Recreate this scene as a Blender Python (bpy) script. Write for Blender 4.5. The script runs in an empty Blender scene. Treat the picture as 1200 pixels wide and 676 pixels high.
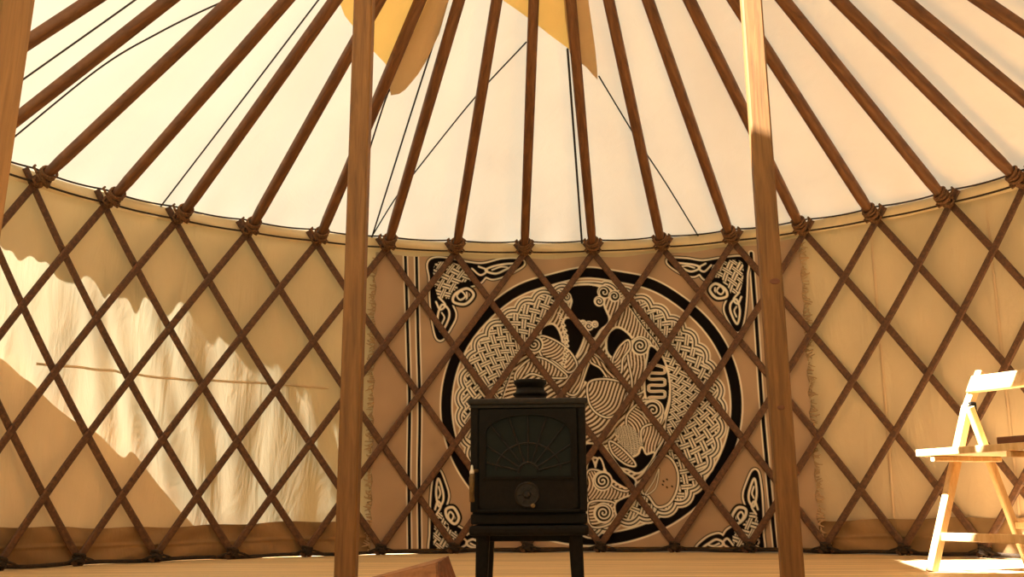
import bpy, bmesh, math, random
import numpy as np
from mathutils import Vector, Matrix

random.seed(7)
PI = math.pi
scn = bpy.context.scene
col = scn.collection

# ------------------------------------------------------------------ yurt dimensions (metres, floor at z = 0, yurt centre at the origin)
R = 2.5                      # radius of the trellis wall
Z_JOINT, Z_FOOT = 1.660, 0.038
TH0, DTH = 0.090, 0.1589     # bearing of one roof pole and the step between poles (measured from +y towards +x)
R_CROWN, Z_CROWN = 0.67, 2.826
R_EAVE, Z_EAVE = 2.55, 1.73  # where the roof canvas meets the wall canvas
Z_TOP = 2.876
SLOPE = (Z_TOP - Z_EAVE) / (R_EAVE - R_CROWN)


def bearing(k):
    return TH0 + DTH * (k - 8)


def pol(r, a, z):
    return Vector((r * math.sin(a), r * math.cos(a), z))


def cone(r, a, off=0.0):
    return pol(r, a, Z_EAVE + (R_EAVE - r) * SLOPE + off)


# ------------------------------------------------------------------ materials
def mat(name, rough=0.8):
    m = bpy.data.materials.new(name)
    m.use_nodes = True
    nt = m.node_tree
    b = nt.nodes['Principled BSDF']
    b.inputs['Roughness'].default_value = rough
    return m, nt, b


def ramp(nt, stops):
    r = nt.nodes.new('ShaderNodeValToRGB')
    el = r.color_ramp.elements
    while len(el) < len(stops):
        el.new(0.5)
    for e, (p, c) in zip(el, stops):
        e.position = p
        e.color = (c[0], c[1], c[2], 1)
    return r


def wood(name, dark, mid, light, scale=(14, 14, 1.2), rough=0.62, bump=0.25):
    m, nt, b = mat(name, rough)
    tc = nt.nodes.new('ShaderNodeTexCoord')
    mp = nt.nodes.new('ShaderNodeMapping')
    mp.inputs['Scale'].default_value = scale
    n = nt.nodes.new('ShaderNodeTexNoise')
    n.inputs['Scale'].default_value = 3.0
    n.inputs['Detail'].default_value = 7.0
    n.inputs['Roughness'].default_value = 0.65
    n.inputs['Distortion'].default_value = 0.6
    r = ramp(nt, [(0.30, dark), (0.5, mid), (0.72, light)])
    bp = nt.nodes.new('ShaderNodeBump')
    bp.inputs['Strength'].default_value = bump
    bp.inputs['Distance'].default_value = 0.004
    L = nt.links.new
    L(tc.outputs['Object'], mp.inputs['Vector'])
    L(mp.outputs['Vector'], n.inputs['Vector'])
    L(n.outputs['Fac'], r.inputs['Fac'])
    L(r.outputs['Color'], b.inputs['Base Color'])
    L(n.outputs['Fac'], bp.inputs['Height'])
    L(bp.outputs['Normal'], b.inputs['Normal'])
    return m


def cloth(name, diff, trans, mix, weave=180.0, bump=0.12, mottle=0.08, wrinkle=0.35):
    m = bpy.data.materials.new(name)
    m.use_nodes = True
    nt = m.node_tree
    nt.nodes.clear()
    out = nt.nodes.new('ShaderNodeOutputMaterial')
    d = nt.nodes.new('ShaderNodeBsdfDiffuse')
    t = nt.nodes.new('ShaderNodeBsdfTranslucent')
    mx = nt.nodes.new('ShaderNodeMixShader')
    mx.inputs[0].default_value = mix
    tc = nt.nodes.new('ShaderNodeTexCoord')
    n = nt.nodes.new('ShaderNodeTexNoise')
    n.inputs['Scale'].default_value = 2.3
    n.inputs['Detail'].default_value = 5
    r1 = ramp(nt, [(0.3, [c * (1 - mottle) for c in diff]), (0.7, [min(1, c * (1 + mottle)) for c in diff])])
    r2 = ramp(nt, [(0.3, [c * (1 - mottle) for c in trans]), (0.7, [min(1, c * (1 + mottle)) for c in trans])])
    n2 = nt.nodes.new('ShaderNodeTexNoise')
    n2.inputs['Scale'].default_value = weave
    n2.inputs['Detail'].default_value = 2
    bp = nt.nodes.new('ShaderNodeBump')
    bp.inputs['Strength'].default_value = bump
    bp.inputs['Distance'].default_value = 0.003
    L = nt.links.new
    L(tc.outputs['Object'], n.inputs['Vector'])
    L(tc.outputs['Object'], n2.inputs['Vector'])
    L(n.outputs['Fac'], r1.inputs['Fac'])
    L(n.outputs['Fac'], r2.inputs['Fac'])
    L(r1.outputs['Color'], d.inputs['Color'])
    L(r2.outputs['Color'], t.inputs['Color'])
    L(n2.outputs['Fac'], bp.inputs['Height'])
    n3 = nt.nodes.new('ShaderNodeTexNoise')
    n3.inputs['Scale'].default_value = 5.0
    n3.inputs['Detail'].default_value = 4
    n3.inputs['Distortion'].default_value = 1.2
    bp2 = nt.nodes.new('ShaderNodeBump')
    bp2.inputs['Strength'].default_value = wrinkle
    bp2.inputs['Distance'].default_value = 0.04
    mp3 = nt.nodes.new('ShaderNodeMapping')
    mp3.inputs['Scale'].default_value = (1.6, 1.6, 0.4)
    L(tc.outputs['Object'], mp3.inputs['Vector'])
    L(mp3.outputs['Vector'], n3.inputs['Vector'])
    L(n3.outputs['Fac'], bp2.inputs['Height'])
    L(bp2.outputs['Normal'], bp.inputs['Normal'])
    L(bp.outputs['Normal'], t.inputs['Normal'])
    L(bp.outputs['Normal'], d.inputs['Normal'])
    L(d.outputs[0], mx.inputs[1])
    L(t.outputs[0], mx.inputs[2])
    L(mx.outputs[0], out.inputs['Surface'])
    return m


def plain(name, c, rough=0.6, metal=0.0, noise=0.15, scale=40.0, bump=0.1, spec=0.4):
    m, nt, b = mat(name, rough)
    b.inputs['Metallic'].default_value = metal
    tc = nt.nodes.new('ShaderNodeTexCoord')
    n = nt.nodes.new('ShaderNodeTexNoise')
    n.inputs['Scale'].default_value = scale
    n.inputs['Detail'].default_value = 4
    r = ramp(nt, [(0.3, [x * (1 - noise) for x in c]), (0.7, [min(1, x * (1 + noise)) for x in c])])
    bp = nt.nodes.new('ShaderNodeBump')
    bp.inputs['Strength'].default_value = bump
    bp.inputs['Distance'].default_value = 0.002
    b.inputs['Specular IOR Level'].default_value = spec
    L = nt.links.new
    L(tc.outputs['Object'], n.inputs['Vector'])
    L(n.outputs['Fac'], r.inputs['Fac'])
    L(r.outputs['Color'], b.inputs['Base Color'])
    L(n.outputs['Fac'], bp.inputs['Height'])
    L(bp.outputs['Normal'], b.inputs['Normal'])
    return m


M = {}
M['pole'] = wood('pole_wood', (0.085, 0.030, 0.009), (0.16, 0.062, 0.018), (0.25, 0.105, 0.034), (16, 1.6, 3))
M['slat'] = wood('slat_wood', (0.048, 0.018, 0.007), (0.10, 0.040, 0.014), (0.18, 0.078, 0.030), (18, 18, 18))
M['post'] = wood('post_wood', (0.12, 0.053, 0.013), (0.20, 0.092, 0.024), (0.28, 0.135, 0.040), (22, 22, 1.3))
M['jamb'] = wood('jamb_wood', (0.17, 0.075, 0.025), (0.25, 0.115, 0.04), (0.32, 0.15, 0.055), (22, 22, 1.3))
M['chair'] = wood('chair_wood', (0.60, 0.38, 0.17), (0.72, 0.49, 0.24), (0.80, 0.60, 0.34), (18, 18, 4), 0.5)
M['block'] = wood('block_wood', (0.20, 0.08, 0.03), (0.34, 0.15, 0.06), (0.45, 0.22, 0.09), (6, 1.5, 14))
M['slab'] = wood('slab_wood', (0.10, 0.03, 0.012), (0.16, 0.055, 0.022), (0.22, 0.08, 0.035), (3, 18, 18), 0.5)
M['crown'] = M['post']
M['roof'] = cloth('roof_canvas', (0.68, 0.50, 0.27), (1.0, 0.955, 0.81), 0.064, mottle=0.04, wrinkle=0.06)
M['wall'] = cloth('wall_canvas', (0.66, 0.48, 0.30), (1.0, 0.86, 0.60), 0.115)
M['band'] = cloth('eave_canvas', (0.80, 0.64, 0.40), (0.95, 0.80, 0.55), 0.09)
M['skirt'] = cloth('skirt_canvas', (0.30, 0.18, 0.085), (0.40, 0.22, 0.10), 0.04, mottle=0.25)
M['flap'] = cloth('flap_canvas_sunlit', (0.78, 0.52, 0.22), (0.98, 0.68, 0.22), 0.75)  # orange colour carries the sunlight coming through the cloth
M['flap_shaded'] = cloth('flap_canvas_shaded', (0.62, 0.42, 0.22), (0.62, 0.42, 0.22), 0.25)  # same cloth folded double, its shade put into the tan colour
M['rope'] = plain('dark_rope', (0.035, 0.02, 0.01), 0.9, 0, 0.5, 120, 0.5)
M['hemp'] = plain('brown_rope', (0.15, 0.07, 0.028), 0.9, 0, 0.5, 160, 0.6)
M['cord'] = plain('grey_cord', (0.05, 0.04, 0.03), 0.9, 0, 0.4, 120, 0.3)
M['iron'] = plain('cast_iron', (0.007, 0.005, 0.004), 0.6, 0.0, 0.4, 90, 0.25, 0.15)
M['iron_light'] = plain('worn_iron', (0.016, 0.012, 0.010), 0.5, 0.0, 0.4, 60, 0.2, 0.25)
M['glass'] = plain('sooty_glass', (0.008, 0.008, 0.005), 0.3, 0.0, 0.4, 12, 0.0, 0.2)
M['brass'] = plain('aged_brass', (0.16, 0.10, 0.04), 0.5, 0.4, 0.3, 60, 0.1)
M['porcelain'] = plain('white_knob', (0.75, 0.72, 0.65), 0.4, 0.0, 0.05, 20, 0.0)
M['hinge'] = plain('black_hinge', (0.02, 0.018, 0.016), 0.5, 0.5, 0.3, 60, 0.1)
M['fringe'] = cloth('fringe_thread', (0.50, 0.33, 0.19), (0.5, 0.32, 0.18), 0.15, mottle=0.3)
M['leaf'] = plain('hedge_leaf', (0.06, 0.12, 0.03), 0.7, 0, 0.4, 20, 0.4)
M['turf'] = plain('dry_turf', (0.06, 0.075, 0.025), 0.95, 0, 0.35, 8, 0.4)


def floor_material():
    m, nt, b = mat('floor_boards', 0.55)
    L = nt.links.new
    tc = nt.nodes.new('ShaderNodeTexCoord')
    mp = nt.nodes.new('ShaderNodeMapping')
    mp.inputs['Scale'].default_value = (0.9, 14, 1)
    n = nt.nodes.new('ShaderNodeTexNoise')
    n.inputs['Scale'].default_value = 2.2
    n.inputs['Detail'].default_value = 8
    n.inputs['Roughness'].default_value = 0.7
    r = ramp(nt, [(0.28, (0.56, 0.36, 0.16)), (0.5, (0.80, 0.57, 0.30)), (0.75, (0.88, 0.67, 0.40))])
    br = nt.nodes.new('ShaderNodeTexBrick')
    br.offset = 0.37
    br.inputs['Color1'].default_value = (1, 1, 1, 1)
    br.inputs['Color2'].default_value = (0.78, 0.78, 0.78, 1)
    br.inputs['Mortar'].default_value = (0.22, 0.18, 0.15, 1)
    br.inputs['Scale'].default_value = 1.0
    br.inputs['Mortar Size'].default_value = 0.006
    br.inputs['Brick Width'].default_value = 23.0
    br.inputs['Row Height'].default_value = 0.12
    mx = nt.nodes.new('ShaderNodeMix')
    mx.data_type = 'RGBA'
    mx.blend_type = 'MULTIPLY'
    mx.inputs[0].default_value = 1.0
    L(tc.outputs['Object'], mp.inputs['Vector'])
    L(mp.outputs['Vector'], n.inputs['Vector'])
    mb_ = nt.nodes.new('ShaderNodeMapping')
    mb_.inputs['Location'].default_value = (8.3, 0.03, 0)
    L(tc.outputs['Object'], mb_.inputs['Vector'])
    L(mb_.outputs['Vector'], br.inputs['Vector'])
    L(n.outputs['Fac'], r.inputs['Fac'])
    L(r.outputs['Color'], mx.inputs[6])
    L(br.outputs['Color'], mx.inputs[7])
    L(mx.outputs[2], b.inputs['Base Color'])
    return m


M['floor'] = floor_material()


def print_material():
    """Printed cotton: the ink of the pattern is stored per vertex of the finely woven sheet."""
    m = bpy.data.materials.new('printed_cotton')
    m.use_nodes = True
    nt = m.node_tree
    nt.nodes.clear()
    L = nt.links.new
    out = nt.nodes.new('ShaderNodeOutputMaterial')
    at = nt.nodes.new('ShaderNodeAttribute')
    at.attribute_name = 'print'
    d = nt.nodes.new('ShaderNodeBsdfDiffuse')
    t = nt.nodes.new('ShaderNodeBsdfTranslucent')
    mx = nt.nodes.new('ShaderNodeMixShader')
    mx.inputs[0].default_value = 0.12
    L(at.outputs['Color'], d.inputs['Color'])
    L(at.outputs['Color'], t.inputs['Color'])
    L(d.outputs[0], mx.inputs[1])
    L(t.outputs[0], mx.inputs[2])
    L(mx.outputs[0], out.inputs['Surface'])
    return m


M['print'] = print_material()


# ------------------------------------------------------------------ mesh helpers
class MB:
    """Collects shapes and links them as ONE mesh object."""

    def __init__(self):
        self.bm = bmesh.new()

    def face(self, vs):
        try:
            self.bm.faces.new(vs)
        except ValueError:
            pass

    def box(self, c, size, rot=None, bevel=0.0):
        sx, sy, sz = (s / 2 for s in size)
        b = min(bevel, sx * .9, sy * .9, sz * .9)
        c = Vector(c)
        mtx = rot if rot is not None else Matrix.Identity(3)
        tmp = bmesh.new()
        bmesh.ops.create_cube(tmp, size=1.0)
        for v in tmp.verts:
            v.co = Vector((v.co.x * sx * 2, v.co.y * sy * 2, v.co.z * sz * 2))
        if b > 0:
            bmesh.ops.bevel(tmp, geom=list(tmp.edges), offset=b, segments=2, affect='EDGES', profile=0.6)
        vm = {}
        for v in tmp.verts:
            vm[v] = self.bm.verts.new(mtx @ v.co + c)
        for f in tmp.faces:
            self.face([vm[v] for v in f.verts])
        tmp.free()
        return self

    def bar(self, a, b, w, t, side=Vector((1, 0, 0)), bevel=0.003, taper=1.0):
        """A squared bar from a to b: width w along `side`, thickness t across it."""
        a, b = Vector(a), Vector(b)
        ax = (b - a).normalized()
        s = (Vector(side) - ax * Vector(side).dot(ax)).normalized()
        n = ax.cross(s)
        ch = bevel
        prof = []
        for (px, py) in ((1, 1), (-1, 1), (-1, -1), (1, -1)):
            hx, hy = w / 2, t / 2
            if px * py > 0:
                prof += [(px * hx, py * (hy - ch)), (px * (hx - ch), py * hy)]
            else:
                prof += [(px * (hx - ch), py * hy), (px * hx, py * (hy - ch))]
        rings = []
        for p, k in ((a, 1.0), (b, taper)):
            rings.append([self.bm.verts.new(p + s * x * k + n * y * k) for x, y in prof])
        q = len(prof)
        for i in range(q):
            self.face([rings[0][i], rings[0][(i + 1) % q], rings[1][(i + 1) % q], rings[1][i]])
        self.face(list(reversed(rings[0])))
        self.face(rings[1])
        return self

    def tube(self, pts, r, n=8, closed=False):
        pts = [Vector(p) for p in pts]
        m = len(pts)
        rr = r if isinstance(r, (list, tuple)) else [r] * m
        rings = []
        prev = None
        for i, p in enumerate(pts):
            if closed:
                d = (pts[(i + 1) % m] - pts[i - 1]).normalized()
            else:
                d = (pts[min(i + 1, m - 1)] - pts[max(i - 1, 0)]).normalized()
            if prev is None:
                ref = Vector((0, 0, 1)) if abs(d.z) < 0.9 else Vector((1, 0, 0))
                u = d.cross(ref).normalized()
            else:
                u = (prev - d * prev.dot(d)).normalized()
            prev = u
            v = d.cross(u)
            rings.append([self.bm.verts.new(p + (u * math.cos(2 * PI * j / n) + v * math.sin(2 * PI * j / n)) * rr[i]) for j in range(n)])
        for i in range(m if closed else m - 1):
            a, b = rings[i], rings[(i + 1) % m]
            for j in range(n):
                self.face([a[j], a[(j + 1) % n], b[(j + 1) % n], b[j]])
        if not closed:
            self.face(list(reversed(rings[0])))
            self.face(rings[-1])
        return self

    def lathe(self, prof, n=32, centre=(0, 0, 0), rot=None, caps=True):
        c = Vector(centre)
        mtx = rot if rot is not None else Matrix.Identity(3)
        rings = []
        for r, z in prof:
            rings.append([self.bm.verts.new(c + mtx @ Vector((r * math.cos(2 * PI * j / n), r * math.sin(2 * PI * j / n), z))) for j in range(n)])
        for a, b in zip(rings, rings[1:]):
            for j in range(n):
                self.face([a[j], a[(j + 1) % n], b[(j + 1) % n], b[j]])
        if caps:
            self.face(list(reversed(rings[0])))
            self.face(rings[-1])
        return self

    def grid(self, fn, nu, nv, wrap=False):
        vs = [[self.bm.verts.new(fn(i / (nu if wrap else nu - 1), j / (nv - 1))) for j in range(nv)] for i in range(nu)]
        for i in range(nu if wrap else nu - 1):
            for j in range(nv - 1):
                self.face([vs[i][j], vs[(i + 1) % nu][j], vs[(i + 1) % nu][j + 1], vs[i][j + 1]])
        return self

    def prism(self, poly, depth, to3):
        """poly: 2-D outline; to3(x, y, d) places it; thickness `depth`."""
        a = [self.bm.verts.new(to3(x, y, 0)) for x, y in poly]
        b = [self.bm.verts.new(to3(x, y, depth)) for x, y in poly]
        self.face(list(reversed(a)))
        self.face(b)
        q = len(poly)
        for i in range(q):
            self.face([a[i], a[(i + 1) % q], b[(i + 1) % q], b[i]])
        return self

    def build(self, name, material, parent=None, smooth=False, solid=0.0):
        bmesh.ops.recalc_face_normals(self.bm, faces=list(self.bm.faces))
        me = bpy.data.meshes.new(name)
        self.bm.to_mesh(me)
        self.bm.free()
        me.materials.append(material)
        if smooth:
            for p in me.polygons:
                p.use_smooth = True
        o = bpy.data.objects.new(name, me)
        col.objects.link(o)
        if parent is not None:
            o.parent = parent
        if solid:
            s = o.modifiers.new('thickness', 'SOLIDIFY')
            s.thickness = solid
            s.offset = 0
        return o


def tag(o, label=None, cat=None, group=None, kind=None):
    if label:
        o['label'] = label
    if cat:
        o['category'] = cat
    if group:
        o['group'] = group
    if kind:
        o['kind'] = kind
    return o


def empty(name, loc=(0, 0, 0), rz=0.0):
    o = bpy.data.objects.new(name, None)
    o.empty_display_size = 0.1
    o.location = loc
    o.rotation_euler = (0, 0, rz)
    col.objects.link(o)
    return o


def copy_tree(o, parent=None):
    c = o.copy()
    col.objects.link(c)
    if parent is not None:
        c.parent = parent
    for ch in [x for x in scn.objects if x.parent == o]:
        copy_tree(ch, c)
    return c


def smooth_pts(pts, n=10, closed=False):
    """Catmull-Rom through the points."""
    P = [np.array(p, float) for p in pts]
    m = len(P)
    out = []
    for i in range(m if closed else m - 1):
        if closed:
            p0, p1, p2, p3 = P[i - 1], P[i], P[(i + 1) % m], P[(i + 2) % m]
        else:
            p1, p2 = P[i], P[i + 1]
            p0 = P[i - 1] if i > 0 else 2 * p1 - p2
            p3 = P[i + 2] if i + 2 < m else 2 * p2 - p1
        for k in range(n):
            t = k / n
            out.append(0.5 * (2 * p1 + (p2 - p0) * t + (2 * p0 - 5 * p1 + 4 * p2 - p3) * t * t + (3 * p1 - p0 - 3 * p2 + p3) * t ** 3))
    if not closed:
        out.append(P[-1])
    return out


# ------------------------------------------------------------------ the setting
DOOR_HALF = 0.30     # half the bearing taken out of the wall by the doorway


def fold(a, z):
    """Radial slack of the wall canvas: broad billows, plus pleats hanging on the left side."""
    h = max(0.0, min(1.0, (Z_EAVE - z) / 1.7))
    f = 0.010 * math.sin(2 * PI * a / DTH * 0.5 + 0.8 * math.sin(3 * a + 2 * z)) * math.sin(PI * min(1, h * 1.05))
    f += 0.006 * math.sin(31 * a + 2.2 * z + 1.3) * h
    f += 0.003 * math.sin(77 * a - 3.1 * z + math.sin(9 * a)) * h
    w = math.exp(-((a + 0.88) / 0.40) ** 2) * math.exp(-((h - 0.55) / 0.36) ** 2)
    q = a * 46 + 4.5 * (z - 0.8) + 1.5 * math.sin(5.3 * a + 1.5 * z) + 0.8 * math.sin(3.1 * z + 17 * a)
    f += w * 0.024 * (abs(math.sin(q)) ** 1.6 - 0.5)
    f += w * 0.007 * math.sin(2.7 * q + 2.0 + 2.5 * z)
    return f


def wall_pt(u, v):
    a = -PI + DOOR_HALF + u * (2 * PI - 2 * DOOR_HALF)
    z = 0.01 + v * (Z_EAVE - 0.01)
    return pol(R + 0.048 + 0.014 * min(1.0, (Z_EAVE - z) * 2) + fold(a, z), a, z)


tag(MB().grid(wall_pt, 900, 56).build('wall_back', M['wall'], smooth=True), 'curved tan canvas wall with soft folds behind the trellis', 'wall', kind='structure')


def shade_layer_pt(u, v):
    """Unseen canvas added outside the left wall; its slanted top edge cuts the sun patch."""
    a = -2.4 + 1.85 * u
    edge = [(-2.4, 1.30), (-1.6, 1.18), (-1.245, 0.98), (-1.08, 0.80), (-0.95, 0.62), (-0.86, 0.42), (-0.79, 0.26), (-0.70, 0.16), (-0.55, 0.10)]
    top = float(np.interp(a, [e[0] for e in edge], [e[1] for e in edge])) + 0.02 * math.sin(19 * a) + 0.010 * math.sin(53 * a)
    return pol(R + 0.105, a, 0.0 + top * v)


tag(MB().grid(shade_layer_pt, 160, 4).build('wall_left_shade_layer', M['wall'], smooth=True), 'unseen added canvas layer shading the lower left wall from outside', 'wall', kind='structure')  # added out of view to block the sun low on this wall


def seam_pt(u, v):
    a = -1.12 + 0.62 * u
    z = 0.875 + 0.012 * v + 0.004 * math.sin(17 * a)
    return pol(R + 0.059 + fold(a, z) - 0.004 * math.sin(PI * v), a, z)


tag(MB().grid(seam_pt, 160, 5).build('trim_2', M['wall'], smooth=True), 'stitched horizontal seam across the left wall canvas', 'seam', kind='structure')
for n_, a_s in ((3, 0.945), (4, -0.30), (5, 0.70)):
    tag(MB().grid(lambda u, v: pol(R + 0.056 + fold(a_s, 0.2 + 1.46 * u) - 0.004 * math.sin(PI * v), a_s - 0.003 + 0.006 * v, 0.17 + 1.48 * u), 60, 5).build('trim_%d' % n_, M['wall'], smooth=True), 'upright seam in the wall canvas', 'seam', kind='structure')


def roof_pt(u, v):
    a = u * 2 * PI + PI
    sag = 0.006 * math.sin(a / DTH * 2 * PI * 0.5 + 1) * math.sin(PI * v)
    crease = 0.008 * math.sin(46 * a + 2 * math.sin(7 * a)) * math.exp(-((1 - v) / 0.08) ** 2)
    r = 0.82 + (R_EAVE - 0.82) * v
    return cone(r, a, 0.0 + sag + crease)


def hem_pt(u, v):
    a = u * 2 * PI + PI
    jag = 0.030 * abs(math.sin(10.5 * a)) + 0.020 * math.sin(37 * a + 1) + 0.022 * math.sin(91 * a + 2 * math.sin(13 * a)) + 0.012 * math.sin(173 * a)
    r = R_EAVE + 0.155 * v
    return pol(r, a, Z_EAVE - 0.02 * v - (0.075 + jag) * v ** 3)


roof = MB().grid(roof_pt, 480, 40, wrap=True)
roof.grid(hem_pt, 1400, 8, wrap=True)
tag(roof.build('ceiling', M['roof'], smooth=True), 'cream canvas roof glowing with daylight', 'ceiling', kind='structure')


def band_pt(u, v):
    a = -2.2 + 4.4 * u
    bulge = 0.014 * math.sin(PI * v) + 0.006 * math.sin(23 * a + 5 * v)
    return pol(R + 0.030 - bulge, a, 1.662 + (Z_EAVE - 1.662) * v)


tag(MB().grid(band_pt, 300, 7).build('trim_1', M['band'], smooth=True), 'narrow pale canvas band between wall and roof', 'trim', kind='structure')


def skirt_pt(u, v):
    a = -2.2 + 4.4 * u
    wr = 0.010 * math.sin(41 * a + 7 * v + 2 * math.sin(9 * a)) * v + 0.006 * math.sin(13 * a + 3) + 0.014 * math.sin(9 * v + 5 * math.sin(11 * a)) - (0.016 if abs(v - 0.5) < 0.04 else 0)
    top = 0.165 + 0.008 * math.sin(9 * a) + 0.004 * math.sin(40 * a)
    return pol(R + 0.036 + 0.4 * wr, a, 0.004 + top * v)


tag(MB().grid(skirt_pt, 500, 26).build('baseboard_back', M['skirt'], smooth=True), 'dark brown wrinkled canvas skirt along the foot of the wall', 'baseboard', kind='structure')

fl = MB()
fl.lathe([(2.66, -0.06), (2.66, 0.0)], 128)
tag(fl.build('floor', M['floor']), 'tan wooden board floor', 'floor', kind='structure')
gr = MB()
gr.box((0, 0, -0.11), (40, 40, 0.1))
tag(gr.build('ground', M['turf']), 'ground outside around the tent', 'ground', kind='structure')

# ------------------------------------------------------------------ trellis wall
trellis = tag(empty('trellis'), 'brown crisscross wooden trellis standing along the curved canvas wall', 'trellis')
RISE = Z_JOINT - Z_FOOT


def slat_mesh(sgn, r):
    mb = MB()
    w, t, n = 0.036, 0.011, 26
    ext_t, ext_b = 0.040, 0.022
    rings = []
    for i in range(n + 1):
        f = -ext_t + (1 + ext_t + ext_b) * i / n
        a = sgn * 3 * DTH * f
        z = Z_JOINT - RISE * f
        tang = Vector((sgn * 3 * DTH * R, 0, -RISE)).normalized()
        side = Vector((tang.z, 0, -tang.x))
        c = pol(r, a, z)
        e1 = Vector((math.cos(a), -math.sin(a), 0))
        er = Vector((math.sin(a), math.cos(a), 0))
        s3 = e1 * side.x + Vector((0, 0, 1)) * side.z
        ch = 0.0035
        prof = [(-w / 2, t / 2 - ch), (-w / 2 + ch, t / 2), (w / 2 - ch, t / 2), (w / 2, t / 2 - ch),
                (w / 2, -t / 2 + ch), (w / 2 - ch * 2, -t / 2), (-w / 2 + ch * 2, -t / 2), (-w / 2, -t / 2 + ch)]
        rings.append([mb.bm.verts.new(c + s3 * x + er * y) for x, y in prof])
    for a_, b_ in zip(rings, rings[1:]):
        for j in range(8):
            mb.face([a_[j], a_[(j + 1) % 8], b_[(j + 1) % 8], b_[j]])
    mb.face(rings[0])
    mb.face(rings[-1])
    return mb


K0, K1 = -6, 22
first = {}
for sgn, r in ((1, R + 0.0065), (-1, R - 0.0065)):
    for k in range(K0, K1 + 1):
        if sgn not in first:
            o = slat_mesh(sgn, r).build('slat', M['slat'], trellis)
            first[sgn] = o
        else:
            o = first[sgn].copy()
            col.objects.link(o)
        o.rotation_euler = (0, 0, -bearing(k))


def knot(mb, c, ax, r, loops, thick, rough=0.006):
    """Rope wound round an axis: slightly askew loops."""
    ax = Vector(ax).normalized()
    ref = Vector((1, 0, 0))
    u = (ref - ax * ref.dot(ax)).normalized()
    v = ax.cross(u)
    for q in range(loops):
        off = (q - (loops - 1) / 2) * thick * 1.9
        tilt = random.uniform(-0.35, 0.35)
        pts = []
        for i in range(14):
            t = 2 * PI * i / 14
            pts.append(Vector(c) + u * r * math.cos(t) + v * r * math.sin(t) + ax * (off + tilt * r * math.cos(t + q)))
        mb.tube(pts, thick, 6, closed=True)


tie0 = None
for k in range(K0 + 3, K1 - 2):
    if tie0 is None:
        mb = MB()
        knot(mb, (0, R - 0.002, Z_FOOT - 0.005), (0.2, 0, 1), 0.024, 3, 0.007)
        knot(mb, (0, R - 0.002, Z_FOOT - 0.006), (1, 0, 0.3), 0.022, 2, 0.007)
        for s in (-1, 1):
            mb.tube([(s * .01, R - .02, Z_FOOT), (s * .05, R - .026, Z_FOOT - .012), (s * .085, R - .02, 0.012)], 0.006, 6)
        tie0 = mb.build('rope_tie', M['rope'], trellis, smooth=True)
        tag(tie0, 'dark rope tie at the foot of two crossing slats')
        o = tie0
    else:
        o = tie0.copy()
        col.objects.link(o)
    o.rotation_euler = (0, 0, -bearing(k))

# ropes that run round the wall
def ring_rope(name, r, zf, rad, label, a0=-2.1, a1=2.1, n=260):
    pts = [pol(r(a) if callable(r) else r, a, zf(a)) for a in [a0 + (a1 - a0) * i / n for i in range(n + 1)]]
    return tag(MB().tube(pts, rad, 6).build(name, M['rope'], smooth=True), label, 'rope', 'dark ropes running round the wall')


def sagz(base, sag):
    def f(a):
        t = ((a - TH0) / DTH) % 1.0
        return base - sag * 4 * t * (1 - t)
    return f


ring_rope('tension_rope', R + 0.008, sagz(1.738, 0.010), 0.0045, 'thin dark rope along the lower edge of the canvas roof')
ring_rope('tension_rope', R - 0.016, sagz(1.668, 0.004), 0.0050, 'thin dark rope lower of two, tied along the trellis tops')
ring_rope('ground_rope', R + 0.016, lambda a: 0.012 + 0.003 * math.sin(30 * a), 0.010, 'thick dark rope lying along the foot of the canvas wall')

# ------------------------------------------------------------------ roof poles
WHERE = {
    -2: 'short brown roof pole cutting the top left corner, first from the left',
    -1: 'brown roof pole second from left, reaching the far left timber post',
    0: 'brown roof pole third from left, landing on the leftmost visible trellis joint',
    1: 'brown roof pole fourth from left, landing on the second visible trellis joint',
    2: 'brown roof pole fifth from left, right of a thin parallel cord shadow',
    3: 'brown roof pole sixth from left, third to the left of the left upright post foot',
    4: 'brown roof pole seventh from left, passing behind the left upright post',
    5: 'brown roof pole first to the right of the left upright post at the wall',
    6: 'brown roof pole second to the right of the left upright post at the wall',
    7: 'brown roof pole standing above the stove, third right of the left post',
    8: 'brown roof pole above the middle of the round printed emblem',
    9: 'brown roof pole first to the right of the pointed tan flap',
    10: 'brown roof pole whose joint is just left of the right upright post',
    11: 'brown roof pole landing on the first joint right of the right upright post',
    12: 'brown roof pole landing on the second joint right of the right upright post',
    13: 'brown roof pole fourth from right, third joint right of the right upright post',
    14: 'brown roof pole third from right, joint at the right edge of the photo',
    15: 'brown roof pole second from right, running off the right edge',
    16: 'short brown roof pole cutting the top right corner, last on the right',
}
WHERE[3] = 'brown roof pole sixth from left, one joint left of the pole behind left post'


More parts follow.
